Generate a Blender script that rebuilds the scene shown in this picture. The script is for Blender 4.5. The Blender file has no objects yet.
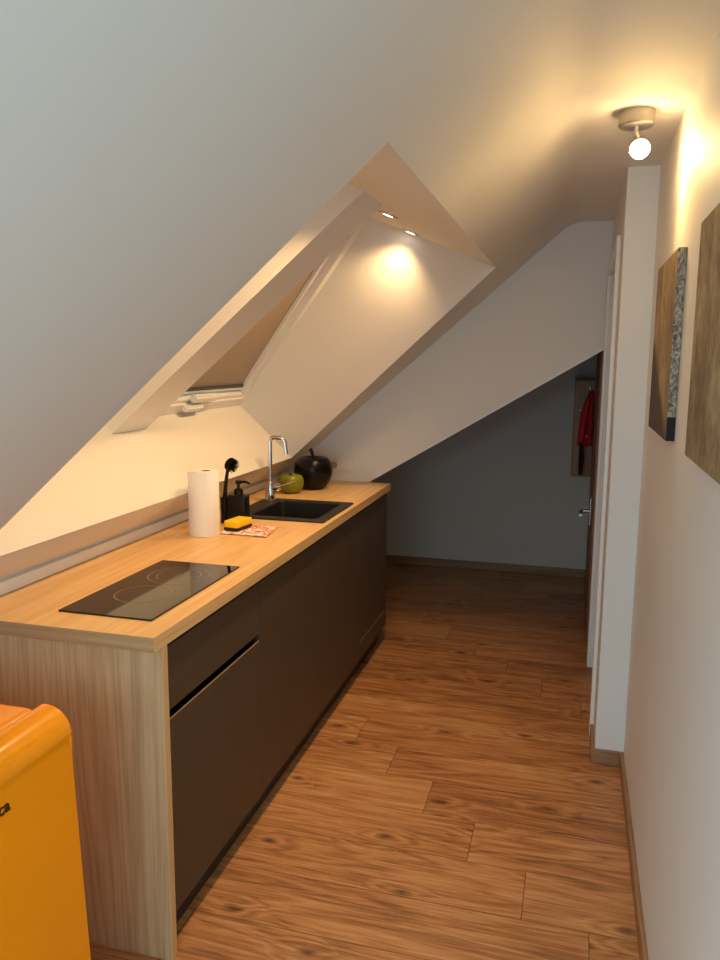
import bpy, bmesh, math, random
from mathutils import Vector, Matrix
random.seed(4)
S = bpy.context.scene
C = S.collection

# ------------------------------------------------------------------ camera
cam_d = bpy.data.cameras.new('camera')
cam = bpy.data.objects.new('camera', cam_d); C.objects.link(cam)
yaw, pitch, roll = math.radians(15.443), math.radians(-8.828), math.radians(0.398)
fw = Vector((-math.sin(yaw)*math.cos(pitch), math.cos(yaw)*math.cos(pitch), math.sin(pitch)))
rt = fw.cross(Vector((0, 0, 1))).normalized()
up = rt.cross(fw)
rt, up = rt*math.cos(roll)+up*math.sin(roll), up*math.cos(roll)-rt*math.sin(roll)
M = Matrix.Identity(4)
for i, v in enumerate((rt, up, -fw)):
    for r in range(3): M[r][i] = v[r]
M.translation = (0.959, 0.0, 1.582)
cam.matrix_world = M
cam_d.sensor_fit = 'VERTICAL'; cam_d.sensor_height = 24.0
cam_d.lens = 24.0*771.229/960.0
cam_d.clip_start = 0.02
S.camera = cam

# ------------------------------------------------------------------ light and exposure
S.view_settings.view_transform = 'Standard'
S.view_settings.look = 'None'
S.view_settings.gamma = 1.0
S.view_settings.use_curve_mapping = False
S.view_settings.exposure = 0.0
w = bpy.data.worlds.new('world'); S.world = w; w.use_nodes = True
w.node_tree.nodes['Background'].inputs[0].default_value = (0.44, 0.78, 1.0, 1)
w.node_tree.nodes['Background'].inputs[1].default_value = 0.75
LAMP_W = 9.0        # ceiling lamp
SPOT_W = 25.0         # each recessed spotlight of the window niche
DAY_W = 13.5         # window daylight from behind the camera
SKY_W = 50.0         # daylight of the roof window behind the camera
WARM = (1.0, 0.62, 0.28)
def area(name, loc, direction, sx, sy, watts, col):
    l = bpy.data.lights.new(name, 'AREA'); l.shape = 'RECTANGLE'; l.size = sx; l.size_y = sy
    l.energy = watts; l.color = col
    o = bpy.data.objects.new(name, l); C.objects.link(o); o.location = loc
    o.rotation_euler = Vector(direction).to_track_quat('-Z', 'Y').to_euler()
    return o
area('window_daylight', (0.72, -1.7, 0.95), (-0.30, 1, 0.28), 0.9, 1.2, DAY_W, (0.44, 0.77, 1.0))
area('roof_window_daylight', (0.22, -0.75, 1.62), (0.66, 0.12, -0.74), 0.75, 1.1, SKY_W, (0.56, 0.85, 1.0))
def spot(name, loc, direction, watts, deg, blend, col, rad):
    l = bpy.data.lights.new(name, 'SPOT'); l.energy = watts; l.spot_size = math.radians(deg); l.spot_blend = blend
    l.color = col; l.shadow_soft_size = rad
    o = bpy.data.objects.new(name, l); C.objects.link(o); o.location = loc
    o.rotation_euler = Vector(direction).to_track_quat('-Z', 'Y').to_euler()
    return o

# ------------------------------------------------------------------ materials
def srgb(r, g, b):
    f = lambda c: (c/255/12.92) if c/255 <= 0.04045 else ((c/255+0.055)/1.055)**2.4
    return (f(r), f(g), f(b), 1)
def mat(name, col, rough=0.5, metal=0.0, emit=None, es=0.0, bump=None, coat=0.0, spec=None):
    m = bpy.data.materials.new(name); m.use_nodes = True
    nt = m.node_tree; b = nt.nodes['Principled BSDF']
    b.inputs['Base Color'].default_value = col if len(col) == 4 else (*col, 1)
    b.inputs['Roughness'].default_value = rough; b.inputs['Metallic'].default_value = metal
    if coat: b.inputs['Coat Weight'].default_value = coat; b.inputs['Coat Roughness'].default_value = 0.06
    if spec is not None: b.inputs['Specular IOR Level'].default_value = spec
    if emit: b.inputs['Emission Color'].default_value = (*emit, 1); b.inputs['Emission Strength'].default_value = es
    if bump:
        tc = nt.nodes.new('ShaderNodeTexCoord'); n = nt.nodes.new('ShaderNodeTexNoise'); bp = nt.nodes.new('ShaderNodeBump')
        n.inputs['Scale'].default_value = bump[0]; n.inputs['Detail'].default_value = 6
        bp.inputs['Strength'].default_value = bump[1]; bp.inputs['Distance'].default_value = bump[2]
        nt.links.new(tc.outputs['Object'], n.inputs['Vector']); nt.links.new(n.outputs['Fac'], bp.inputs['Height'])
        nt.links.new(bp.outputs['Normal'], b.inputs['Normal'])
    return m
class NT:
    def __init__(s, m): s.nt = m.node_tree; s.b = s.nt.nodes['Principled BSDF']
    def n(s, t, **kw):
        x = s.nt.nodes.new(t)
        for k, v in kw.items(): setattr(x, k, v)
        return x
    def l(s, a, b): s.nt.links.new(a, b)
    def math(s, op, a, b=None, c=None):
        x = s.n('ShaderNodeMath', operation=op)
        for i, v in enumerate((a, b, c)):
            if v is None: continue
            if isinstance(v, (int, float)): x.inputs[i].default_value = v
            else: s.l(v, x.inputs[i])
        return x.outputs[0]
    def ramp(s, fac, stops):
        r = s.n('ShaderNodeValToRGB'); e = r.color_ramp.elements
        while len(e) < len(stops): e.new(0.5)
        for i, (p, c) in enumerate(stops): e[i].position = p; e[i].color = c
        s.l(fac, r.inputs[0]); return r.outputs[0]
    def mix(s, fac, a, b, mode='MIX'):
        x = s.n('ShaderNodeMix', data_type='RGBA', blend_type=mode)
        if isinstance(fac, (int, float)): x.inputs[0].default_value = fac
        else: s.l(fac, x.inputs[0])
        for i, v in ((6, a), (7, b)):
            if isinstance(v, tuple): x.inputs[i].default_value = v
            else: s.l(v, x.inputs[i])
        return x.outputs[2]
    def noise(s, vec, scale, detail=4, rough=0.5, dist=0.0):
        x = s.n('ShaderNodeTexNoise'); x.inputs['Scale'].default_value = scale; x.inputs['Detail'].default_value = detail
        x.inputs['Roughness'].default_value = rough; x.inputs['Distortion'].default_value = dist
        s.l(vec, x.inputs['Vector']); return x.outputs['Fac']
    def mapping(s, vec, scale=(1, 1, 1), rot=(0, 0, 0), loc=(0, 0, 0)):
        x = s.n('ShaderNodeMapping'); x.inputs['Scale'].default_value = scale; x.inputs['Rotation'].default_value = rot
        x.inputs['Location'].default_value = loc; s.l(vec, x.inputs['Vector']); return x.outputs[0]

def wood(name, axis, light, dark, rough=0.45, fig=1.0, off=0.0):
    """light timber with fine pores and a soft cathedral figure running along `axis`"""
    m = mat(name, light, rough); t = NT(m)
    co = t.n('ShaderNodeTexCoord').outputs['Object']
    long_, wide = 0.35, 6.0
    sc = [wide]*3; sc[axis] = long_
    v = t.mapping(co, tuple(sc), loc=(off, off*1.7, off*.6))
    base = t.noise(v, 1.0, 3, 0.5, 0.6)
    rings = t.math('FRACT', t.math('MULTIPLY', base, 11.0*fig))
    rings = t.math('ABSOLUTE', t.math('SUBTRACT', rings, 0.5))
    rings = t.math('MULTIPLY', rings, 2.0)
    sc2 = [150.0]*3; sc2[axis] = 5.0
    pores = t.noise(t.mapping(co, tuple(sc2)), 1.0, 3, 0.6)
    sc3 = [2.2]*3; sc3[axis] = 0.3
    broad = t.noise(t.mapping(co, tuple(sc3), loc=(3+off, 1, 2)), 1.0, 2)
    f = t.math('ADD', t.math('MULTIPLY', rings, 0.20), t.math('MULTIPLY', pores, 0.52))
    f = t.math('ADD', f, t.math('MULTIPLY', broad, 0.36))
    mid = tuple((a+b)/2 for a, b in zip(light, dark))
    col = t.ramp(f, [(0.25, dark), (0.52, mid), (0.80, light)])
    t.l(col, t.b.inputs['Base Color'])
    bp = t.n('ShaderNodeBump'); bp.inputs['Strength'].default_value = 0.08; bp.inputs['Distance'].default_value = 0.002
    t.l(pores, bp.inputs['Height']); t.l(bp.outputs[0], t.b.inputs['Normal'])
    return m

def floor_mat():
    m = mat('oak_plank_floor', (0.3, 0.16, 0.07), 0.42); t = NT(m)
    co = t.n('ShaderNodeTexCoord').outputs['Object']
    sp = t.n('ShaderNodeSeparateXYZ'); t.l(co, sp.inputs[0])
    X, Y = sp.outputs[0], sp.outputs[1]
    r = t.math('DIVIDE', t.math('SUBTRACT', Y, 2.045), 0.22)
    row = t.math('FLOOR', r); fr = t.math('FRACT', r)
    u = t.math('DIVIDE', t.math('ADD', t.math('SUBTRACT', X, 0.882), t.math('MULTIPLY', row, 0.186)), 1.29)
    pid = t.math('FLOOR', u); fu = t.math('FRACT', u)
    cv = t.n('ShaderNodeCombineXYZ'); t.l(row, cv.inputs[0]); t.l(pid, cv.inputs[1])
    wn = t.n('ShaderNodeTexWhiteNoise', noise_dimensions='2D'); t.l(cv.outputs[0], wn.inputs['Vector'])
    rnd = wn.outputs['Value']
    # plank-local coordinates so that the grain breaks at every joint
    c2 = t.n('ShaderNodeCombineXYZ')
    t.l(t.math('ADD', X, t.math('MULTIPLY', rnd, 37.0)), c2.inputs[0])
    t.l(t.math('ADD', Y, t.math('MULTIPLY', rnd, 13.0)), c2.inputs[1]); t.l(t.math('MULTIPLY', row, 0.77), c2.inputs[2])
    v = c2.outputs[0]
    # knots pull the grain lines aside
    vo = t.n('ShaderNodeTexVoronoi', voronoi_dimensions='2D'); vo.inputs['Scale'].default_value = 1.0; vo.inputs['Randomness'].default_value = 1.0
    t.l(t.mapping(v, (2.6, 5.2, 1.0)), vo.inputs['Vector'])
    d = vo.outputs['Distance']
    knot = t.ramp(d, [(0.0, (1, 1, 1, 1)), (0.05, (0.6, 0.6, 0.6, 1)), (0.11, (0, 0, 0, 1))])
    vs = t.n('ShaderNodeSeparateColor'); t.l(vo.outputs['Color'], vs.inputs[0])
    pick = t.math('GREATER_THAN', vs.outputs[0], 0.50)
    knot = t.math('MULTIPLY', knot, pick)
    halo = t.math('MULTIPLY', t.ramp(d, [(0.0, (1, 1, 1, 1)), (0.34, (0, 0, 0, 1))]), pick)
    base = t.noise(t.mapping(v, (0.9, 9.0, 1.0)), 1.0, 3, 0.5, 0.5)
    base = t.math('ADD', base, t.math('MULTIPLY', halo, 0.22))
    ring = t.math('FRACT', t.math('MULTIPLY', base, 8.0))
    ring = t.math('MULTIPLY', t.math('ABSOLUTE', t.math('SUBTRACT', ring, 0.5)), 2.0)
    fine = t.noise(t.mapping(v, (7.0, 130.0, 1.0)), 1.0, 4, 0.65)
    streak = t.noise(t.mapping(v, (1.2, 26.0, 1.0)), 1.0, 4, 0.6)
    cloud = t.noise(t.mapping(v, (1.6, 4.0, 1.0)), 1.0, 3)
    f = t.math('ADD', t.math('MULTIPLY', ring, 0.16), t.math('MULTIPLY', fine, 0.52))
    f = t.math('ADD', f, t.math('MULTIPLY', streak, 0.26))
    f = t.math('ADD', f, t.math('MULTIPLY', cloud, 0.34))
    f = t.math('ADD', f, t.math('MULTIPLY', t.math('SUBTRACT', rnd, 0.5), 0.08))
    col = t.ramp(f, [(0.36, srgb(88, 56, 34)), (0.54, srgb(154, 103, 62)), (0.68, srgb(187, 130, 81)), (0.90, srgb(210, 164, 114))])
    col = t.mix(t.math('MULTIPLY', knot, 0.8), col, srgb(52, 30, 18))
    sy = t.math('MINIMUM', fr, t.math('SUBTRACT', 1.0, fr)); sx = t.math('MINIMUM', fu, t.math('SUBTRACT', 1.0, fu))
    seam = t.math('MAXIMUM', t.math('LESS_THAN', sy, 0.007), t.math('LESS_THAN', sx, 0.0013))
    col = t.mix(t.math('MULTIPLY', seam, 0.55), col, srgb(52, 31, 18))
    t.l(col, t.b.inputs['Base Color'])
    bp = t.n('ShaderNodeBump'); bp.inputs['Strength'].default_value = 0.25; bp.inputs['Distance'].default_value = 0.0012
    t.l(t.math('SUBTRACT', fine, seam), bp.inputs['Height']); t.l(bp.outputs[0], t.b.inputs['Normal'])
    t.l(t.math('ADD', t.math('MULTIPLY', fine, 0.25), 0.30), t.b.inputs['Roughness'])
    return m

def picture_mat(name, dark_corner):
    m = mat(name, (0.3, 0.25, 0.2), 0.6); t = NT(m)
    co = t.n('ShaderNodeTexCoord').outputs['Object']
    sp = t.n('ShaderNodeSeparateXYZ'); t.l(co, sp.inputs[0])
    v = t.mapping(co, (1, 1.5, 1.0))
    a = t.noise(v, 5.0, 9, 0.74, 0.3); b = t.noise(t.mapping(co, (1, 1.6, 1.0)), 26.0, 6, 0.75)
    f = t.math('ADD', t.math('MULTIPLY', a, 0.75), t.math('MULTIPLY', b, 0.35))
    col = t.ramp(f, [(0.36, srgb(64, 52, 38)), (0.50, srgb(120, 100, 72)), (0.60, srgb(158, 134, 96)), (0.74, srgb(192, 172, 138))])
    if dark_corner:
        # dark wedge rising from the lower far corner, and a pale bark strip on the near edge
        e = t.math('SUBTRACT', t.math('MULTIPLY', sp.outputs[1], 0.54), sp.outputs[2])
        e = t.math('ADD', t.math('ADD', e, 0.5), t.math('MULTIPLY', t.math('SUBTRACT', b, 0.5), 0.12))
        k = t.ramp(e, [(0.47, (0, 0, 0, 1)), (0.52, (1, 1, 1, 1))])
        col = t.mix(k, col, srgb(70, 58, 46))
    t.l(col, t.b.inputs['Base Color'])
    bp = t.n('ShaderNodeBump'); bp.inputs['Strength'].default_value = 0.3; bp.inputs['Distance'].default_value = 0.002
    t.l(b, bp.inputs['Height']); t.l(bp.outputs[0], t.b.inputs['Normal'])
    return m

PL = mat('white_plaster', srgb(228, 225, 220), 0.75, bump=(160, 0.10, 0.001))
PLR = mat('white_wall_texture', srgb(228, 226, 222), 0.6, bump=(55, 0.22, 0.002))
LAC = mat('white_lacquer', srgb(236, 234, 230), 0.35)
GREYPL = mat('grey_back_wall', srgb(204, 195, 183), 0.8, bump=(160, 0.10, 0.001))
FLOOR = floor_mat()
TOPW = wood('light_oak_worktop', 1, srgb(238, 202, 146), srgb(206, 162, 106), 0.38, 0.7)
PANW = wood('light_oak_panel', 2, srgb(216, 184, 140), srgb(160, 126, 88), 0.45, 1.35, 2.3)
EDGEW = wood('oak_edge_band', 0, srgb(206, 168, 122), srgb(160, 120, 80), 0.45, 0.6, 4.0)
FRONTEDGE = wood('oak_front_edge', 2, srgb(226, 190, 138), srgb(200, 160, 108), 0.42, 0.5, 1.0)
BASEW = wood('oak_skirting', 1, srgb(176, 134, 94), srgb(122, 84, 54), 0.45, 0.7, 5.0)
BASEX = wood('oak_skirting_cross', 0, srgb(170, 128, 90), srgb(116, 80, 52), 0.45, 0.7, 6.0)
BROWNW = wood('brown_wood', 2, srgb(160, 108, 70), srgb(108, 68, 42), 0.5, 0.8, 7.0)
FRONT = mat('dark_taupe_front', srgb(80, 65, 51), 0.48, spec=0.35)
CARC = mat('black_carcass', srgb(22, 20, 18), 0.6)
PLINTH = mat('dark_plinth', srgb(52, 44, 37), 0.5)
GLASSB = mat('black_ceramic_glass', srgb(10, 9, 8), 0.05, spec=0.6)
RING = mat('hob_print', srgb(150, 128, 104), 0.4)
GRAN = mat('black_granite', srgb(26, 24, 22), 0.45, bump=(500, 0.2, 0.0005))
CHROME = mat('chrome', (0.72, 0.71, 0.70), 0.12, 1.0)
STEEL = mat('brushed_steel', (0.62, 0.60, 0.57), 0.32, 1.0)
BLACKP = mat('black_plastic', srgb(9, 9, 9), 0.4, spec=0.3)
YEL = mat('yellow_foam', srgb(250, 196, 16), 0.85, bump=(220, 0.5, 0.002))
SCOUR = mat('dark_scourer', srgb(34, 40, 26), 0.9, bump=(400, 0.5, 0.002))
PAPER = mat('white_paper', srgb(240, 236, 230), 0.85, bump=(90, 0.25, 0.001))
CARD = mat('cardboard', srgb(120, 96, 72), 0.9)
BLKG = mat('black_gloss', srgb(5, 5, 5), 0.3, spec=0.3)
GREEN = mat('olive_green_gloss', srgb(124, 128, 22), 0.25, coat=0.3)
STEM = mat('dark_stem', srgb(30, 24, 16), 0.6)
ORANGE = mat('orange_enamel', srgb(255, 157, 1), 0.22, coat=0.5)
INK = mat('black_lettering', srgb(34, 20, 14), 0.35)
SOCK = mat('white_switch_plastic', srgb(232, 226, 216), 0.4)
WELLSHADE = mat('socket_well_shade', srgb(170, 160, 148), 0.7)  # grey paints in the shading of the shallow socket well
BLIND = mat('taupe_blind_fabric', srgb(170, 152, 134), 0.85)
DARKBAR = mat('dark_grey_bar', srgb(70, 68, 66), 0.5)
WHITEP = mat('white_plastic', srgb(238, 238, 236), 0.35)
RED = mat('red_fabric', srgb(190, 22, 26), 0.8, bump=(60, 0.3, 0.003))
BLKF = mat('black_fabric', srgb(20, 18, 18), 0.85)
BARK = mat('bark_edge', srgb(120, 112, 100), 0.8); _t = NT(BARK)
_co = _t.n('ShaderNodeTexCoord').outputs['Object']
_sp = _t.n('ShaderNodeSeparateXYZ'); _t.l(_co, _sp.inputs[0])
_c = _t.ramp(_t.noise(_t.mapping(_co, (1, 1, .6)), 95, 8, 0.75, 1.2), [(0.36, srgb(44, 36, 28)), (0.50, srgb(142, 130, 112)), (0.66, srgb(216, 206, 190))])
_t.l(_t.mix(_t.math('LESS_THAN', _sp.outputs[2], 0.062), _c, srgb(24, 20, 18)), _t.b.inputs['Base Color'])
PIC1 = picture_mat('stone_grain_print', True); PIC2 = picture_mat('stone_grain_print_pale', False)
EMW = mat('lit_spot_lens', (1, 1, 1), 0.3, emit=(1.0, 0.88, 0.70), es=14.0)
BULB = mat('lit_bulb_glass', (1, 1, 1), 0.3, emit=(1.0, 0.66, 0.30), es=110.0)
GL = bpy.data.materials.new('window_glass'); GL.use_nodes = True
_b = GL.node_tree.nodes['Principled BSDF']; _b.inputs['Transmission Weight'].default_value = 1.0
_b.inputs['Roughness'].default_value = 0.0; _b.inputs['IOR'].default_value = 1.02
def cloth_mat():
    m = mat('patterned_cloth', srgb(238, 226, 214), 0.9); t = NT(m)
    co = t.n('ShaderNodeTexCoord').outputs['Object']
    a = t.noise(co, 26, 3, 0.5, 1.2); b = t.noise(t.mapping(co, loc=(3, 2, 1)), 60, 2, 0.5, 0.5)
    col = t.ramp(a, [(0.47, srgb(240, 230, 220)), (0.52, srgb(218, 96, 84)), (0.60, srgb(228, 130, 116)), (0.64, srgb(240, 226, 214))])
    col = t.mix(t.ramp(b, [(0.62, (0, 0, 0, 1)), (0.65, (1, 1, 1, 1))]), col, srgb(92, 84, 90))
    t.l(col, t.b.inputs['Base Color']); return m
CLOTH = cloth_mat()

# ------------------------------------------------------------------ mesh helpers
def obj(name, bm, m, parent=None, smooth=None, kind=None):
    bmesh.ops.recalc_face_normals(bm, faces=bm.faces)
    me = bpy.data.meshes.new(name); bm.to_mesh(me); bm.free()
    for x in (m if isinstance(m, (list, tuple)) else [m]): me.materials.append(x)
    if smooth is not None:
        for p in me.polygons: p.use_smooth = True
        try: me.set_sharp_from_angle(angle=math.radians(smooth))
        except Exception: pass
    o = bpy.data.objects.new(name, me); C.objects.link(o)
    if parent:
        o.parent = parent; o.matrix_parent_inverse = Matrix.Translation(parent.location).inverted()
    if kind: o['kind'] = kind
    return o
def thing(name, label, cat, loc, group=None):
    o = bpy.data.objects.new(name, None); C.objects.link(o); o.location = loc
    o.empty_display_size = 0.05
    tag(o, label, cat, group); return o
def tag(o, label, cat, group=None):
    o['label'] = label; o['category'] = cat
    if group: o['group'] = group
    return o
def B(): return bmesh.new()
def box(bm, x0, x1, y0, y1, z0, z1, bev=0.0, seg=2, mi=0):
    r = bmesh.ops.create_cube(bm, size=1.0)
    vs = r['verts']
    for v in vs:
        v.co = Vector((x0+(v.co.x+.5)*(x1-x0), y0+(v.co.y+.5)*(y1-y0), z0+(v.co.z+.5)*(z1-z0)))
    fs = {f for v in vs for f in v.link_faces}
    for f in fs: f.material_index = mi
    if bev:
        es = list({e for v in vs for e in v.link_edges})
        bmesh.ops.bevel(bm, geom=es, offset=bev, segments=seg, affect='EDGES', profile=0.5)
    return bm
def prism(bm, pts, axis, a, b):
    """extrude a polygon of 2-D points along an axis from a to b (points are the two other axes in order)"""
    def P(p, t):
        if axis == 1: return (p[0], t, p[1])
        if axis == 0: return (t, p[0], p[1])
        return (p[0], p[1], t)
    v0 = [bm.verts.new(P(p, a)) for p in pts]; v1 = [bm.verts.new(P(p, b)) for p in pts]
    bm.faces.new(v0); bm.faces.new(v1[::-1]); n = len(pts)
    for i in range(n): bm.faces.new((v0[i], v0[(i+1) % n], v1[(i+1) % n], v1[i]))
    return bm
def hexa(bm, q0, q1):
    """solid between two quads"""
    a = [bm.verts.new(p) for p in q0]; b = [bm.verts.new(p) for p in q1]
    bm.faces.new(a); bm.faces.new(b[::-1])
    for i in range(4): bm.faces.new((a[i], a[(i+1) % 4], b[(i+1) % 4], b[i]))
    return bm
def quad(bm, *ps):
    return bm.faces.new([bm.verts.new(p) for p in ps])
def lathe(bm, prof, origin=(0, 0, 0), seg=40, mat4=None, fn=None):
    rings = []
    for (r, z) in prof:
        if r < 1e-6: rings.append([bm.verts.new((0, 0, z))])
        else: rings.append([bm.verts.new((r*math.cos(2*math.pi*i/seg), r*math.sin(2*math.pi*i/seg), z)) for i in range(seg)])
    for a, b in zip(rings, rings[1:]):
        for i in range(seg):
            j = (i+1) % seg
            if len(a) == 1 and len(b) == 1: continue
            if len(a) == 1: bm.faces.new((a[0], b[i], b[j]))
            elif len(b) == 1: bm.faces.new((a[i], a[j], b[0]))
            else: bm.faces.new((a[i], a[j], b[j], b[i]))
    T = mat4 if mat4 else Matrix.Translation(origin)
    for r in rings:
        for v in r:
            if fn: v.co = fn(v.co.copy())
            v.co = T @ v.co
    return bm
def tube(bm, pts, rad, seg=14, caps=True):
    pts = [Vector(p) for p in pts]; n = len(pts)
    rads = rad if isinstance(rad, (list, tuple)) else [rad]*n
    t0 = (pts[1]-pts[0]).normalized()
    u = t0.orthogonal().normalized(); rings = []
    for i, p in enumerate(pts):
        t = ((pts[min(i+1, n-1)]-pts[max(i-1, 0)])).normalized()
        u = (u - t*u.dot(t)).normalized(); v = t.cross(u)
        rings.append([bm.verts.new(p+(u*math.cos(2*math.pi*k/seg)+v*math.sin(2*math.pi*k/seg))*rads[i]) for k in range(seg)])
    for a, b in zip(rings, rings[1:]):
        for k in range(seg):
            j = (k+1) % seg; bm.faces.new((a[k], a[j], b[j], b[k]))
    if caps: bm.faces.new(rings[0][::-1]); bm.faces.new(rings[-1])
    return bm
def arc(p0, p1, p2, n=8):
    p0, p1, p2 = map(Vector, (p0, p1, p2))
    return [p0*(1-t)**2+p1*2*t*(1-t)+p2*t*t for t in [i/n for i in range(n+1)]]

# ------------------------------------------------------------------ room shell
XW, XJ, YJ, YW, YR, ZC, YB = 1.212, 1.103, 3.025, 4.114, 5.798, 2.266, -2.2
K, Z0 = 0.868, 1.478
sl = lambda x: Z0+K*x
XK = -0.607                                   # knee wall behind the worktop
obj('floor', box(B(), XK-.1, XW+.1, YB, YR+.1, -0.06, 0.0), FLOOR, kind='structure')
obj('wall_right', box(B(), XW, XW+.1, YB, YJ+.05, 0, ZC+.05), PLR, kind='structure')
# wall beyond the return, with the opening of the white door
DY0, DY1, DZ = 3.285, 4.03, 2.005
bm = B()
box(bm, XJ, XW+.1, YJ, DY0, 0, ZC+.05); box(bm, XJ, XW+.1, DY1, YR+.1, 0, ZC+.05); box(bm, XJ, XW+.1, DY0, DY1, DZ, ZC+.05)
obj('wall_return', bm, PLR, kind='structure')
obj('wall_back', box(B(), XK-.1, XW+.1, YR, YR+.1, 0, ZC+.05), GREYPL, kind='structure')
obj('wall_left', box(B(), XK-.1, XK, YB, YR+.1, 0, sl(XK)+.03), PL, kind='structure')
# sloped ceiling with the niche opening
NY0 = 1.508; TX, LX = 0.593, -0.472; FT, FB = 3.563, 3.82; XE = 0.84
P = lambda x, y: (x, y, sl(x))
bm = B()
quad(bm, P(XK-.05, YB), P(XE, YB), P(XE, NY0), P(XK-.05, NY0))
quad(bm, P(XK-.05, NY0), P(LX, NY0), P(LX, YR+.05), P(XK-.05, YR+.05))
quad(bm, P(TX, NY0), P(XE, NY0), P(XE, YR+.05), P(TX, YR+.05))
quad(bm, P(LX, FB), P(TX, FT), P(TX, YR+.05), P(LX, YR+.05))
obj('ceiling_slope', bm, PL, kind='structure')
prof = [(XE, sl(XE)), (XE+.012, sl(XE+.012))]
prof += [(p.x, p.y) for p in arc((XE+.02, sl(XE+.02), 0), ((ZC-Z0)/K, ZC, 0), (0.962, ZC, 0), 12)]
prof += [(0.972, ZC), (XW+.02, ZC)]
bm = B()
rows = [[bm.verts.new((x, y, z)) for (x, z) in prof] for y in (YB, YR+.05)]
for i in range(len(prof)-1): bm.faces.new((rows[0][i], rows[0][i+1], rows[1][i+1], rows[1][i]))
obj('ceiling', bm, PL, smooth=40, kind='structure')
# end wall above the diagonal opening
bm = B()
dg = lambda x: 0.985+0.603*x
pts = [(XK, 0), (-.13, 0), (-.13, dg(-.13)), (XJ, dg(XJ)), (XJ, ZC)]
pts += [(x, z) for (x, z) in prof[::-1] if x < XJ-.01] + [(XK, sl(XK))]
prism(bm, pts, 1, YW, YW+.10)
obj('wall_end', bm, PL, kind='structure')
bm = B()
prism(bm, [(-.128, dg(-.128)+.002), (XJ, dg(XJ)+.002), (XJ, dg(XJ)+.009), (-.128, dg(-.128)+.009)], 1, YW-.003, YW)
obj('trim_1', bm, LAC, kind='structure')

# niche reveals
A_ = Vector((TX, FT, sl(TX))); B_ = Vector((LX, FB, sl(LX))); IT = Vector((0.064, 3.389, 2.200))
IB = Vector((-0.693, 3.66, 1.348)); ibx, iby, ibz = IB
bm = B(); quad(bm, A_, (TX, NY0, sl(TX)), (IT.x, NY0, IT.z), IT); obj('trim_2', bm, PL, kind='structure')
bm = B(); quad(bm, B_, (LX, NY0, sl(LX)), (ibx, NY0, ibz), IB); obj('trim_3', bm, PL, kind='structure')
bm = B(); quad(bm, A_, B_, IB, IT); obj('trim_4', bm, PL, kind='structure')
bm = B(); quad(bm, (TX, NY0, sl(TX)), (LX, NY0, sl(LX)), (ibx, NY0, ibz), (IT.x, NY0, IT.z)); obj('trim_5', bm, PL, kind='structure')
# boxed rafter between the two windows
bm = B()
prism(bm, [(0.292, 2.119), (-0.668, 1.305), (-0.75, 1.42), (0.02, 2.26)], 1, 2.46, 2.70)
obj('trim_6', bm, LAC, kind='structure')

# roof windows, in a frame of u = along y, v = up the slope, n = towards the room
V0 = Vector((ibx, 0, ibz)); V1 = Vector((IT.x, 0, IT.z)); VL = (V1-V0).length; vd = (V1-V0)/VL
nd = Vector((vd.z, 0, -vd.x))
def W(y, v, n): return V0+vd*v+nd*n+Vector((0, y, 0))
def slab(bm, ya, yb, va, vb, na, nb, yaT=None, ybT=None):
    yaT = ya if yaT is None else yaT; ybT = yb if ybT is None else ybT
    return hexa(bm, [W(ya, va, na), W(yb, va, na), W(ybT, vb, na), W(yaT, vb, na)], [W(ya, va, nb), W(yb, va, nb), W(ybT, vb, nb), W(yaT, vb, nb)])
def roof_window(idx, y0, y1, y1t):
    f = lambda v: y1+(y1t-y1)*v/VL
    r = bpy.data.objects.new('window_%d' % idx, None); C.objects.link(r); r.location = W(y0, 0, 0); r['kind'] = 'structure'
    bm = B()
    slab(bm, y0-.03, f(0)+.03, -.03, .050, -.07, .0)
    slab(bm, y0-.03, f(VL)+.03, VL-.045, VL+.03, -.07, .0)
    slab(bm, y0-.03, y0+.03, .045, VL-.045, -.07, .0)
    slab(bm, f(.045)-.012, f(.045)+.03, .045, VL-.045, -.07, .0, f(VL)-.055, f(VL)+.03)
    obj('window_frame', bm, LAC, r)
    bm = B()
    a, b = y0+.03, f(0)-.012
    slab(bm, a, b, .050, .068, -.09, -.012); slab(bm, a, b, VL-.09, VL-.045, -.09, -.018)
    slab(bm, a, a+.04, .072, VL-.09, -.09, -.018)
    slab(bm, b-.03, b+.02, .072, VL-.09, -.09, -.03, f(VL)-.1, f(VL)-.03)
    obj('sash', bm, LAC, r)
    bm = B(); slab(bm, a, f(0)+.02, .05, VL-.05, -.085, -.08); obj('pane', bm, GL, r)
    bm = B(); slab(bm, a, b-.002, .110, VL-.05, -.052, -.046, a, f(VL)-.05); bl = obj('roller_blind', bm, BLIND, r)
    bm = B(); slab(bm, a, b-.002, .096, .110, -.056, -.034); obj('blind_rail', bm, DARKBAR, bl)
    bm = B(); slab(bm, a, b-.002, .084, .096, -.058, -.032); obj('pull_bar', bm, WHITEP, bl)
    bm = B()
    yc = f(0)-.60
    slab(bm, yc-.02, yc+.20, .068, .104, -.012, .016); slab(bm, yc-.06, yc+.10, .026, .056, .0, .026)
    bmesh.ops.bevel(bm, geom=list(bm.edges), offset=.006, segments=2, affect='EDGES')
    obj('window_handle', bm, WHITEP, r, smooth=40)
    return r
roof_window(1, 2.70, IB.y, IT.y)
roof_window(2, NY0, 2.46, 2.46)

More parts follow.
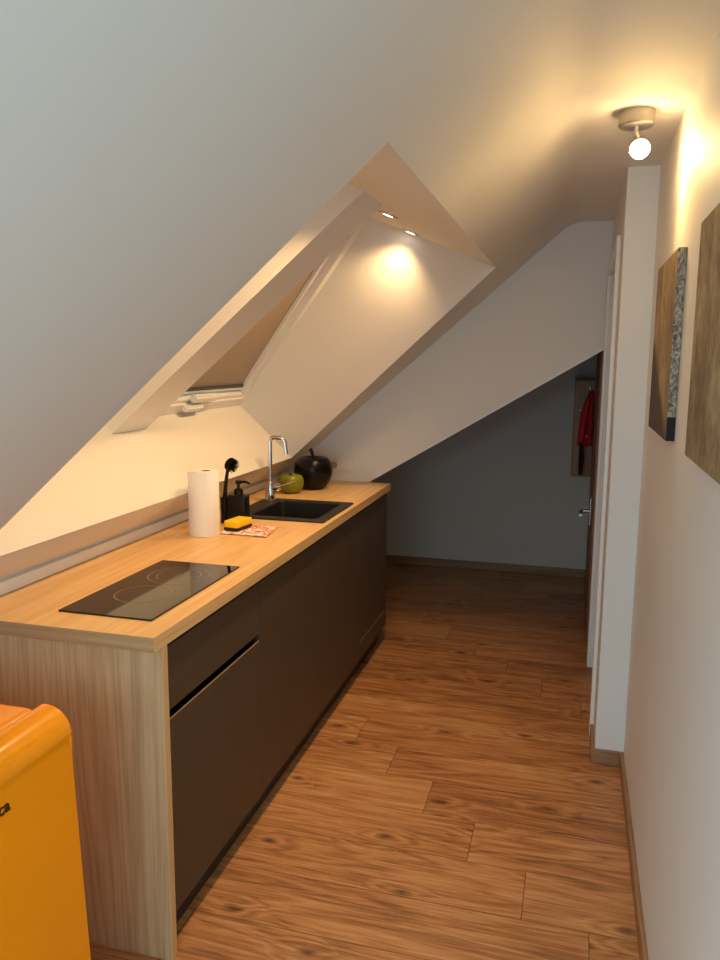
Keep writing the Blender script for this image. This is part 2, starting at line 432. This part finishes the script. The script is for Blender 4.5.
# skirting
obj('baseboard_right', box(B(), XW-.014, XW, YB, YJ, 0, .06, .002), BASEW, kind='structure')
obj('baseboard_return', box(B(), XJ-.014, XW-.0142, YJ-.014, YJ, 0, .06, .002), BASEX, kind='structure')
obj('baseboard_return.001', box(B(), XJ-.014, XJ, YJ, 3.238, 0, .06, .002), BASEW, kind='structure')
obj('baseboard_back', box(B(), XK, XJ, YR-.014, YR, 0, .06, .002), BASEX, kind='structure')
obj('baseboard_return.002', box(B(), XJ-.014, XJ, 5.32, YR-.014, 0, .06, .002), BASEW, kind='structure')
obj('trim_7', box(B(), XK, XK+.016, 1.60, YW, .9105, .948, .003), LAC, kind='structure')   # strip behind the worktop

# white door in the right-hand wall
d = bpy.data.objects.new('door_1', None); C.objects.link(d); d.location = (XJ, DY0, 0); d['kind'] = 'structure'
obj('door_leaf', box(B(), 1.128, 1.165, DY0+.004, DY1-.004, .006, DZ-.004, .002), LAC, d)
bm = B()
box(bm, XJ-.016, XJ, 3.24, DY0+.01, 0, DZ+.062, .003); box(bm, XJ-.016, XJ, DY1-.002, DY1+.06, 0, DZ+.062, .003)
box(bm, XJ-.0155, XJ, DY0+.01, DY1-.002, DZ-.01, DZ+.061, .002)
obj('door_casing', bm, LAC, d)
# brown door of the eaves room
d = bpy.data.objects.new('door_2', None); C.objects.link(d); d.location = (XJ, 4.5, 0); d['kind'] = 'structure'
obj('door_leaf', box(B(), XJ-.018, XJ, 4.40, 5.30, 0.004, 2.0, .003), BROWNW, d)
h = obj('handle_plate', box(B(), XJ-.027, XJ-.018, 4.71, 4.75, .62, .78, .003), STEEL, d)
bm = B(); tube(bm, [(XJ-.027, 4.73, .70), (XJ-.066, 4.73, .70)], .010)
tube(bm, arc((XJ-.060, 4.73, .70), (XJ-.078, 4.73, .70), (XJ-.078, 4.70, .70))+[Vector((XJ-.078, 4.60, .698))], .009)
obj('door_handle', bm, STEEL, h, smooth=40)

# ------------------------------------------------------------------ kitchen run
YC0, YC1 = 1.597, YW
ZT, TT = .910, .038
SX0, SX1, SY0, SY1 = -.452, -.050, 3.000, 3.436         # cut-out for the sink
bm = B()
xs = [XK+.001, SX0, SX1, 0.0]; ys = [YC0, SY0, SY1, YC1-.001]
g = {}
for k, z in enumerate((ZT-TT, ZT)):
    for i, x in enumerate(xs):
        for j, y in enumerate(ys): g[i, j, k] = bm.verts.new((x, y, z))
for i in range(3):
    for j in range(3):
        if (i, j) == (1, 1): continue
        for k in (0, 1): bm.faces.new((g[i, j, k], g[i+1, j, k], g[i+1, j+1, k], g[i, j+1, k]))
for i in range(3):
    for j in (0, 3):
        f = bm.faces.new((g[i, j, 0], g[i+1, j, 0], g[i+1, j, 1], g[i, j, 1]))
        if j == 0: f.material_index = 1
for j in range(3):
    for i in (0, 3): bm.faces.new((g[i, j, 0], g[i, j+1, 0], g[i, j+1, 1], g[i, j, 1]))
for (a, b) in (((1, 1), (2, 1)), ((2, 1), (2, 2)), ((2, 2), (1, 2)), ((1, 2), (1, 1))):
    bm.faces.new((g[a[0], a[1], 0], g[b[0], b[1], 0], g[b[0], b[1], 1], g[a[0], a[1], 1]))
o = obj('worktop', bm, [TOPW, EDGEW])
tag(o, 'long light oak worktop under the sloped ceiling carrying hob and sink', 'worktop')
# end panel
bm = B(); box(bm, XK+.002, 0.0, 1.632, 1.660, 0.0, ZT-TT, .001)
for f in bm.faces:
    if f.calc_center_median().x > -0.002: f.material_index = 1
o = obj('end_panel', bm, [PANW, FRONTEDGE])
tag(o, 'oak side panel closing the near end of the kitchen run behind the orange fridge', 'panel')
# plinth
o = obj('plinth', box(B(), -.075, -.058, 1.661, YW-.02, 0.0, .092), PLINTH)
tag(o, 'dark recessed kick plinth under all the base cabinets', 'plinth')

FX0, FX1 = -.036, -.017
def carcass(r, y0, y1):
    bm = B()
    X0, X1 = XK+.004, FX0-.001
    box(bm, X0, X1, y0, y0+.016, .095, .868); box(bm, X0, X1, y1-.016, y1, .095, .868)
    box(bm, X0, X1, y0+.016, y1-.016, .095, .111); box(bm, X0, X0+.01, y0+.016, y1-.016, .111, .868)
    obj('carcass', bm, CARC, r)
def front(nm, r, y0, y1, z0, z1, m=FRONT):
    return obj(nm, box(B(), FX0, FX1, y0+.0015, y1-.0015, z0, z1, .0012), m, r)
def cabinet(name, label, y0, y1, loc=None):
    r = thing(name, label, 'cabinet', (-.3, (y0+y1)/2, .095), 'dark base cabinets under the worktop'); carcass(r, y0, y1); return r
UY = [1.661, 2.288, 2.910, 3.543, YW-.012]
c = cabinet('base_cabinet', 'dark taupe base cabinet under the hob with a wide grip slot below its drawer', UY[0], UY[1])
front('drawer_front', c, UY[0]+.006, UY[1], .679, .853); 
bm = B(); prism(bm, [(FX1, .098), (FX1, .6525), (FX1-.003, .654), (FX0, .600), (FX0, .098)], 1, UY[0]+.0075, UY[1]-.0015); obj('door', bm, FRONT, c)
gs = obj('grip_slot', box(B(), -.075, -.070, UY[0]+.02, UY[1]-.02, .56, .74), CARC, c)
ge = obj('grip_edge', box(B(), FX1-.0028, FX1+.0006, UY[0]+.008, UY[1]-.004, .6525, .6555), mat('slot_edge', srgb(150, 128, 104), .4), c)
c = cabinet('base_cabinet', 'dark taupe base cabinet second from the near end with one plain tall door', UY[1], UY[2])
front('door', c, UY[1], UY[2], .098, .853)
c = cabinet('base_cabinet', 'dark taupe base cabinet with plain door under the sink beneath the tap', UY[2], UY[3])
front('door', c, UY[2], UY[3], .098, .853)
c = cabinet('base_cabinet', 'dark taupe base cabinet at the far end with a low bottom drawer', UY[3], UY[4])
front('door', c, UY[3], UY[4], .200, .853); front('drawer_front', c, UY[3], UY[4], .098, .188)
obj('grip_edge', box(B(), FX0, FX1+.0006, UY[3]+.008, UY[4]-.03, .1885, .1905), mat('slot_edge_far', srgb(150, 128, 104), .4), c)

# hob
r = thing('hob', 'black glass ceramic hob set on the near part of the oak worktop', 'hob', (-.208, 1.975, ZT))
obj('glass_plate', box(B(), -.349, -.068, 1.703, 2.250, ZT, ZT+.005, .001), GLASSB, r)
def ring(bm, cx, cy, r0, r1, z):
    n = 64
    a = [bm.verts.new((cx+r0*math.cos(2*math.pi*i/n), cy+r0*math.sin(2*math.pi*i/n), z)) for i in range(n)]
    b = [bm.verts.new((cx+r1*math.cos(2*math.pi*i/n), cy+r1*math.sin(2*math.pi*i/n), z)) for i in range(n)]
    for i in range(n): bm.faces.new((a[i], a[(i+1) % n], b[(i+1) % n], b[i]))
bm = B(); ring(bm, -.207, 1.893, .078, .0802, ZT+.0053); obj('cooking_zone', bm, RING, r)
bm = B(); ring(bm, -.203, 2.096, .093, .0952, ZT+.0053); ring(bm, -.203, 2.096, .067, .069, ZT+.0053); obj('cooking_zone', bm, RING, r)

# sink
r = thing('sink', 'black granite inset sink with a square bowl in the worktop', 'sink', (-.24, 3.22, ZT))
SXO0, SXO1, SYO0, SYO1 = -.468, -.022, 2.985, 3.452
bx0, bx1, by0, by1 = -.375, -.072, 3.035, 3.405
bm = B()
zt = ZT+.007
def loop(x0, x1, y0, y1, z, rad, n=6):
    out = []
    for cx, cy, a0 in ((x1-rad, y0+rad, -90), (x1-rad, y1-rad, 0), (x0+rad, y1-rad, 90), (x0+rad, y0+rad, 180)):
        for i in range(n+1):
            a = math.radians(a0+90*i/n); out.append(bm.verts.new((cx+rad*math.cos(a), cy+rad*math.sin(a), z)))
    return out
L = [loop(SXO0, SXO1, SYO0, SYO1, ZT+.0005, .012), loop(SXO0, SXO1, SYO0, SYO1, zt-.002, .012), loop(SXO0+.003, SXO1-.003, SYO0+.003, SYO1-.003, zt, .012),
     loop(bx0-.004, bx1+.004, by0-.004, by1+.004, zt, .025), loop(bx0, bx1, by0, by1, zt-.005, .022), loop(bx0+.006, bx1-.006, by0+.006, by1-.006, ZT-.17, .022),
     loop(bx0+.03, bx1-.03, by0+.03, by1-.03, ZT-.19, .012)]
for a, b in zip(L, L[1:]):
    n = len(a)
    for i in range(n): bm.faces.new((a[i], a[(i+1) % n], b[(i+1) % n], b[i]))
bm.faces.new(L[-1])
obj('basin', bm, GRAN, r, smooth=35)
obj('drain', lathe(B(), [(0, .004), (.03, .004), (.042, .002), (.044, 0), (0, 0)], (-.224, 3.22, ZT-.1895), 32), CHROME, r, smooth=40)
# tap
tx, ty = -.448, 3.445
tx, ty = -.428, 3.405
r = thing('tap', 'tall chrome kitchen tap with angled spout standing on the sink rim', 'tap', (tx, ty, zt))
obj('base_body', lathe(B(), [(0, 0), (.029, 0), (.029, .004), (.025, .006), (.025, .085), (.022, .09), (0, .09)], (tx, ty, zt), 32), CHROME, r, smooth=35)
sd = Vector((0.80, .60, 0)).normalized(); sd = Vector((1, .22, 0)).normalized()
p0 = Vector((tx, ty, zt+.08)); p1 = Vector((tx, ty, 1.217))
ptsT = [p0, Vector((tx, ty, 1.18))] + arc((tx, ty, 1.190), p1, p1+sd*.024, 8)
e = p1+sd*.066
ptsT += arc(e-sd*.022+Vector((0, 0, -.002)), e+Vector((0, 0, -.002)), e+sd*.006+Vector((0, 0, -.026)), 8) + [e+sd*.012+Vector((0, 0, -.080))]
bm = B(); tube(bm, ptsT, .0105, 18); obj('spout', bm, CHROME, r, smooth=45)
bm = B(); q = Vector((tx, ty, zt+.062)); ld = Vector((1, .02, 0)).normalized()
tube(bm, [q, q+ld*.046], .019, 20); tube(bm, [q+ld*.040, q+ld*.06+Vector((0, 0, .006)), q+ld*.125+Vector((0, 0, .030))], [.006, .005, .0045], 12)
obj('lever', bm, CHROME, r, smooth=40)

# paper towel roll
rx, ry, rr, rh = -.388, 2.657, .0495, .251
r = thing('paper_towel_roll', 'white kitchen paper roll standing upright on the worktop', 'paper roll', (rx, ry, ZT))
bm = B()
lathe(bm, [(.019, .002), (.019, 0), (rr-.001, 0), (rr, .002), (rr, rh-.002), (rr-.001, rh), (.019, rh), (.019, rh-.04)], (rx, ry, ZT), 64)
obj('paper', bm, PAPER, r, smooth=40)
bm = B()   # loose end of the sheet standing off the roll
N = 16
def sheet(rad, ang, z): return (rx+rad*math.cos(ang), ry+rad*math.sin(ang), z)
for side in (0,):
    cols = []
    for i in range(N+1):
        a = math.radians(300-95*i/N); rad = rr+.0015+.017*(i/N)**1.6
        cols.append([bm.verts.new(sheet(rad, a, ZT+.001)), bm.verts.new(sheet(rad, a, ZT+rh-.002)), bm.verts.new(sheet(rad-.0008, a, ZT+rh-.002)), bm.verts.new(sheet(rad-.0008, a, ZT+.001))])
    for a, b in zip(cols, cols[1:]):
        for k in range(4): bm.faces.new((a[k], a[(k+1) % 4], b[(k+1) % 4], b[k]))
    bm.faces.new(cols[0]); bm.faces.new(cols[-1][::-1])
obj('loose_sheet', bm, PAPER, r, smooth=40)
obj('core', lathe(B(), [(.0188, rh-.001), (.0188, .001), (.017, .001), (.017, rh-.001), (.0188, rh-.001)], (rx, ry, ZT), 40), CARD, r, smooth=40)

# soap dispenser with brush holder
r = thing('soap_dispenser', 'black square pump soap dispenser beside the sink', 'soap dispenser', (-.355, 2.885, ZT))
obj('bottle', box(B(), -.400, -.322, 2.862, 2.920, ZT, 1.030, .006, 3), BLACKP, r, smooth=35)
bm = B()
lathe(bm, [(0, 0), (.019, 0), (.019, .022), (.012, .026), (.006, .028), (.006, .044), (.012, .045), (.013, .060), (0, .062)], (-.360, 2.892, 1.030), 28)
obj('pump', bm, BLACKP, r, smooth=35)
bm = B(); tube(bm, [(-.360, 2.892, 1.083), (-.325, 2.888, 1.085), (-.306, 2.886, 1.079)], [.006, .0055, .004], 12)
obj('nozzle', bm, BLACKP, r, smooth=40)
obj('brush_holder', lathe(B(), [(0, .0), (.017, 0), (.017, .105), (.0145, .105), (.0145, .01), (0, .01)], (-.420, 2.885, ZT), 28), BLACKP, r, smooth=35)
# dish brush
r = thing('dish_brush', 'black dish brush standing head up in the holder by the soap dispenser', 'dish brush', (-.420, 2.885, ZT+.012))
bm = B(); tube(bm, [(-.420, 2.885, ZT+.012), (-.419, 2.885, 1.02), (-.410, 2.882, 1.09), (-.400, 2.880, 1.138)], [.007, .009, .0075, .007], 12)
obj('handle', bm, BLACKP, r, smooth=40)
bm = B()
Mh = Matrix.Translation((-.390, 2.878, 1.158)) @ Matrix.Rotation(math.radians(-72), 4, Vector((0.45, 1, 0)).normalized()) 
lathe(bm, [(0, .008), (.022, .006), (.028, 0), (.022, -.004), (0, -.005)], seg=28, mat4=Mh)
hd = obj('brush_head', bm, BLACKP, r, smooth=50)
bm = B()
for i in range(70):
    a, q = i*2.39996, .025*math.sqrt((i+.5)/70)
    b0 = Vector((q*math.cos(a), q*math.sin(a), -.003)); b1 = Vector((q*1.18*math.cos(a), q*1.18*math.sin(a), -.026))
    tube(bm, [Mh @ b0, Mh @ b1], .0016, 5)
o = obj('bristles', bm, BLACKP, hd); o['kind'] = 'stuff'

# cloth and sponge
bm = B(); n1, n2 = 26, 22
import mathutils
def cloth_pt(i, j):
    u, v = i/n1, j/n2
    a = Vector((-.350, 2.682, 0)).lerp(Vector((-.146, 2.672, 0)), u); b = Vector((-.370, 2.842, 0)).lerp(Vector((-.170, 2.848, 0)), u)
    p = a.lerp(b, v)
    nz = mathutils.noise.noise(Vector((u*4.2, v*4.6, 1.3)))
    p.x += .006*mathutils.noise.noise(Vector((v*3, 5, u))); p.y += .007*mathutils.noise.noise(Vector((u*4, 9, v)))
    edge = max(abs(u-.5), abs(v-.5))*2
    lift = .0025+.0030*max(0, nz) + (.0035 if edge > .88 else 0)
    if u < .55: lift = .0025+.0007*max(0, nz)+ (.003 if edge > .88 else 0)
    return Vector((p.x, p.y, ZT+lift))
gt = [[bm.verts.new(cloth_pt(i, j)) for j in range(n2+1)] for i in range(n1+1)]
gb = [[bm.verts.new(Vector((gt[i][j].co.x, gt[i][j].co.y, max(ZT+.0002, gt[i][j].co.z-.0022)))) for j in range(n2+1)] for i in range(n1+1)]
for i in range(n1):
    for j in range(n2):
        bm.faces.new((gt[i][j], gt[i+1][j], gt[i+1][j+1], gt[i][j+1])); bm.faces.new((gb[i][j], gb[i][j+1], gb[i+1][j+1], gb[i+1][j]))
for i in range(n1):
    for j in (0, n2): bm.faces.new((gt[i][j], gt[i+1][j], gb[i+1][j], gb[i][j]))
for j in range(n2):
    for i in (0, n1): bm.faces.new((gt[i][j], gt[i][j+1], gb[i][j+1], gb[i][j]))
o = obj('dish_cloth', bm, CLOTH, smooth=60); tag(o, 'white dish cloth with red pattern lying under the yellow sponge', 'cloth')
sz = ZT+.0065
r = thing('sponge', 'yellow cleaning sponge with dark scouring side lying on the dish cloth', 'sponge', (-.312, 2.778, sz))
Ms = Matrix.Translation((-.312, 2.778, sz)) @ Matrix.Rotation(math.radians(-8), 4, 'Z')
bm = B(); box(bm, -.032, .032, -.055, .055, 0, .010, .002); bm.transform(Ms); obj('scourer', bm, SCOUR, r, smooth=40)
bm = B(); box(bm, -.032, .032, -.055, .055, .0101, .037, .005, 3); bm.transform(Ms); obj('foam', bm, YEL, r, smooth=40)

# decorative apples
def apple(name, label, x, y, R, H, m, stem_to):
    r = thing(name, label, 'apple', (x, y, ZT))
    bm = B(); prof = []
    n = 26
    for i in range(n+1):
        t = math.pi*i/n                       # bottom to top
        rad = math.sin(t)**.72*R*(1+.10*math.cos(math.pi-t))
        z = .5*H*(1-math.cos(t))
        if i > n-6: z -= H*.16*((i-(n-6))/6)**1.5
        if i < 4: z += H*.05*((4-i)/4)**1.5
        prof.append((0 if i in (0, n) else rad, z))
    mz = min(p[1] for p in prof); prof = [(a, b-mz) for a, b in prof]
    lathe(bm, prof, (x, y, ZT+.0003), 48, fn=lambda c: Vector((c.x*(1+.02*math.cos(5*math.atan2(c.y, c.x))), c.y*(1+.02*math.cos(5*math.atan2(c.y, c.x))), c.z)))
    obj('fruit', bm, m, r, smooth=80)
    zt_ = ZT+prof[-1][1]-.004
    bm = B(); tube(bm, arc((x, y, zt_), (x, y, (zt_+stem_to)/2+.01), (x-R*.16, y, stem_to), 8), [R*.06+R*.045*(i/8) for i in range(9)], 12)
    obj('stem', bm, STEM if m is GREEN else m, r, smooth=50)
apple('green_apple', 'small glossy olive green decorative apple beside the tap', -.412, 3.650, .064, .108, GREEN, 1.008)
apple('black_apple', 'large black decorative apple on the far end of the worktop', -.350, 3.810, .101, .190, BLKG, 1.120)

# sockets on the end wall
r = thing('socket_plate', 'white double socket plate on the end wall beside the black apple', 'socket', (-.293, YW, .998))
bm = B(); box(bm, -.366, -.222, YW-.009, YW, .962, 1.036, .002); obj('frame', bm, SOCK, r)
bm = B()
MT = Matrix.Translation((-.329, YW-.0085, .999)) @ Matrix.Rotation(math.radians(90), 4, 'X')
box(bm, -.357, -.301, YW-.0105, YW-.009, .971, 1.027, .001)
so = obj('socket_insert', bm, SOCK, r)
bm = B(); lathe(bm, [(.0215, .0015), (.0195, .003), (.0195, .0022), (0, .0022)], seg=32, mat4=MT); obj('socket_well', bm, WELLSHADE, so)
bm = B(); box(bm, -.287, -.231, YW-.0115, YW-.009, .971, 1.027, .0015); obj('blank_insert', bm, SOCK, r)

# ------------------------------------------------------------------ orange refrigerator
FY0, FY1 = .775, 1.318
r = thing('refrigerator', 'orange retro style small refrigerator beside the oak end panel', 'refrigerator', (-.32, 1.05, 0))
bm = B()
box(bm, -.598, -.116, FY0, FY1, .025, .846, .02, 4); obj('body', bm, ORANGE, r, smooth=40)
fxf, ztop = -.0405, .853
cv = lambda z: fxf+.042*(.79-z)
pts = [(-.110, .05)] + [(cv(.05+.74*i/14), .05+.74*i/14) for i in range(14)] + [(fxf, .790), (fxf+.0035, .7925)]
for i in range(13):
    a = math.radians(90*i/12); pts.append((-.094+.057*math.cos(a), .7965+.0565*math.sin(a)))
pts += [(-.106, ztop-.001), (-.110, ztop-.006)]
bm = B(); prism(bm, pts, 1, FY0, FY1)
es = [e for e in bm.edges if abs(e.verts[0].co.y-e.verts[1].co.y) < 1e-6 and (e.verts[0].co.x > -.1 and e.verts[1].co.x > -.1)]
bmesh.ops.bevel(bm, geom=es, offset=.004, segments=2, affect='EDGES')
dr = obj('door', bm, ORANGE, r, smooth=32)
cu = bpy.data.curves.new('lettering', 'FONT'); cu.body = 'amica'; cu.size = .034; cu.align_x = 'RIGHT'; cu.extrude = .0012; cu.offset = .0003
to = bpy.data.objects.new('lettering_source', cu); C.objects.link(to)
dg_ = bpy.context.evaluated_depsgraph_get(); me = bpy.data.meshes.new_from_object(to.evaluated_get(dg_))
bpy.data.objects.remove(to)
me.transform(Matrix.Translation((cv(.742)+.0012, 1.127, .735)) @ Matrix.Rotation(-.04, 4, 'Y') @ Matrix.Rotation(math.radians(90), 4, 'Z') @ Matrix.Rotation(math.radians(90), 4, 'X') @ Matrix.Diagonal((1.06, 1.0, 1.0, 1.0)))
me.materials.clear(); me.materials.append(INK)
lo = bpy.data.objects.new('lettering', me); C.objects.link(lo); lo.parent = dr
lo['label'] = 'dark raised lettering'
for x in (-.56, -.15):
    for y in (FY0+.05, FY1-.05):
        obj('foot', lathe(B(), [(0, 0), (.018, 0), (.018, .026), (0, .026)], (x, y, 0), 20), BLACKP, r)

# ------------------------------------------------------------------ lamps
def downlight(name, label, y, group):
    c = Vector((.243, y, 1.9925+.392*(.593-.243)))
    nn = Vector((-.392, 0, -1)).normalized()
    T = Matrix.Translation(c) @ nn.to_track_quat('Z', 'Y').to_matrix().to_4x4()
    r = thing(name, label, 'spotlight', c, group)
    obj('ring', lathe(B(), [(.026, .001), (.030, .005), (.040, .005), (.0425, .001), (.0425, 0), (.026, 0), (.026, .001)], seg=36, mat4=T), STEEL, r, smooth=40)
    obj('lens', lathe(B(), [(0, .004), (.020, .0035), (.026, .001), (0, .0005)], seg=32, mat4=T), EMW, r, smooth=50)
    spot(name+'_light', c+nn*.012, nn, SPOT_W, 124, .8, WARM, .03)
downlight('recessed_spotlight', 'recessed round spotlight in the niche top, the one beside the boxed rafter', 2.967, 'niche spotlights')
downlight('recessed_spotlight', 'recessed round spotlight in the niche top, the one farther from the rafter', 3.385, 'niche spotlights')
downlight('recessed_spotlight', 'recessed round spotlight in the near half of the niche by the rafter', 2.20, 'niche spotlights')
downlight('recessed_spotlight', 'recessed round spotlight in the near half of the niche at its near end', 1.78, 'niche spotlights')

lx, ly = 1.088, 2.385
r = thing('ceiling_lamp', 'round brushed metal ceiling spotlight with one glowing bulb above the corridor', 'lamp', (lx, ly, ZC))
obj('canopy', lathe(B(), [(0, 0), (.048, 0), (.048, -.034), (.045, -.038), (0, -.038)], (lx, ly, ZC-.0005), 48), mat('satin_nickel', (0.40, 0.38, 0.35), 0.38, 1.0), r, smooth=35)
bc = Vector((lx+.012, ly, 2.172)); ax = Vector((0.05, -.72, -.69)).normalized()
bm = B(); tube(bm, [(lx, ly, ZC-.036), (lx, ly, 2.206)], .0055, 12); tube(bm, [(lx, ly, 2.208), bc-ax*.030], [.007, .010], 12)
obj('arm', bm, STEEL, r, smooth=40)
T = Matrix.Translation(bc) @ ax.to_track_quat('Z', 'Y').to_matrix().to_4x4()
obj('bulb_holder', lathe(B(), [(0, -.036), (.014, -.036), (.018, -.02), (.024, -.008), (.0245, 0), (.022, 0), (.012, -.02), (0, -.022)], seg=32, mat4=T), STEEL, r, smooth=40)
obj('bulb', lathe(B(), [(0, -.006), (.021, -.005), (.026, .004), (.0265, .012), (.022, .023), (.012, .030), (0, .032)], seg=32, mat4=T), BULB, r, smooth=60)
spot('ceiling_lamp_light', bc+ax*.036, ax, LAMP_W, 172, .75, (1.0, .64, .22), .03)

# ------------------------------------------------------------------ pictures
def picture(name, label, y0, y1, z0, z1, m, side):
    x1 = XW; x0 = XW-.022
    bm = B(); box(bm, x0, x1-.0005, y0, y1, z0, z1, .001)
    for f in bm.faces:
        f.material_index = 0 if f.normal.x < -.9 else 1
    bm.transform(Matrix.Translation((-x0, -y0, -z0)))
    o = obj(name, bm, [m, side]); o.location = (x0, y0, z0)
    tag(o, label, 'picture', 'pictures on the right wall'); return o
picture('wall_picture', 'square brown picture with a bark-like side edge, farther along the white wall', 2.122, 2.618, 1.381, 1.865, PIC1, BARK)
picture('wall_picture', 'square golden brown picture nearest the viewer on the white wall', 1.250, 1.753, 1.388, 1.863, PIC2, PIC2)

# ------------------------------------------------------------------ things in the eaves room
r = thing('wall_cabinet', 'brown wooden wall cabinet hanging in the dark eaves room', 'cabinet', (1.03, YR, .80))
obj('body', box(B(), .957, XJ-.001, 5.47, YR-.001, .800, 1.462, .002), BROWNW, r)
obj('door', box(B(), .963, XJ-.003, 5.452, 5.469, .806, 1.456, .002), wood('cabinet_door_wood', 2, srgb(176, 120, 80), srgb(124, 80, 52), .5, .7, 9.0), r)
r = thing('coat_hook', 'small metal hook holding the red jacket on the right wall', 'hook', (XJ, 5.38, 1.40))
bm = B(); box(bm, XJ-.006, XJ, 5.365, 5.395, 1.36, 1.43, .002)
tube(bm, arc((XJ-.004, 5.38, 1.40), (XJ-.05, 5.38, 1.37), (XJ-.05, 5.38, 1.42), 8), .005, 10)
obj('hook_body', bm, STEEL, r, smooth=40)
r = thing('jacket', 'red jacket with black lower part hanging beside the wooden wall cabinet', 'jacket', (1.05, 5.36, 1.38))
def drape(bm, zs, cx, cy, rx_, ry_, seg=24, seed=0):
    rings = []
    for k, z in enumerate(zs):
        ring_ = []
        for i in range(seg):
            a = 2*math.pi*i/seg; f = 1+.16*math.sin(5*a+seed+z*4)
            ring_.append(bm.verts.new((cx[k]+rx_[k]*f*math.cos(a), cy[k]+ry_[k]*f*math.sin(a), z)))
        rings.append(ring_)
    for a, b in zip(rings, rings[1:]):
        for i in range(seg): bm.faces.new((a[i], a[(i+1) % seg], b[(i+1) % seg], b[i]))
    bm.faces.new(rings[0]); bm.faces.new(rings[-1][::-1])
bm = B(); drape(bm, [1.395, 1.34, 1.25, 1.12, 1.03], [1.066, 1.058, 1.046, 1.042, 1.038], [5.34]*5, [.010, .022, .036, .042, .044], [.02, .05, .07, .075, .075])
jk = obj('jacket_body', bm, RED, r, smooth=80)
bm = B(); drape(bm, [1.34, 1.20, 1.06], [1.046, 1.022, 1.010], [5.26, 5.25, 5.25], [.014, .020, .018], [.022, .026, .024], seed=2)
obj('sleeve', bm, RED, r, smooth=80)
bm = B(); drape(bm, [1.05, .95, .84], [1.018, 1.022, 1.020], [5.27]*3, [.012, .016, .013], [.02, .022, .02], seed=1)
obj('hanging_strap', bm, BLKF, r, smooth=80)
for z, x, y in ((1.27, 1.000, 5.255), (1.10, 1.046, 5.255)):
    bm = B(); lathe(bm, [(0, -.006), (.006, -.004), (.008, 0), (.006, .004), (0, .006)], (x, y, z), 14); obj('button', bm, WHITEP, r, smooth=60)
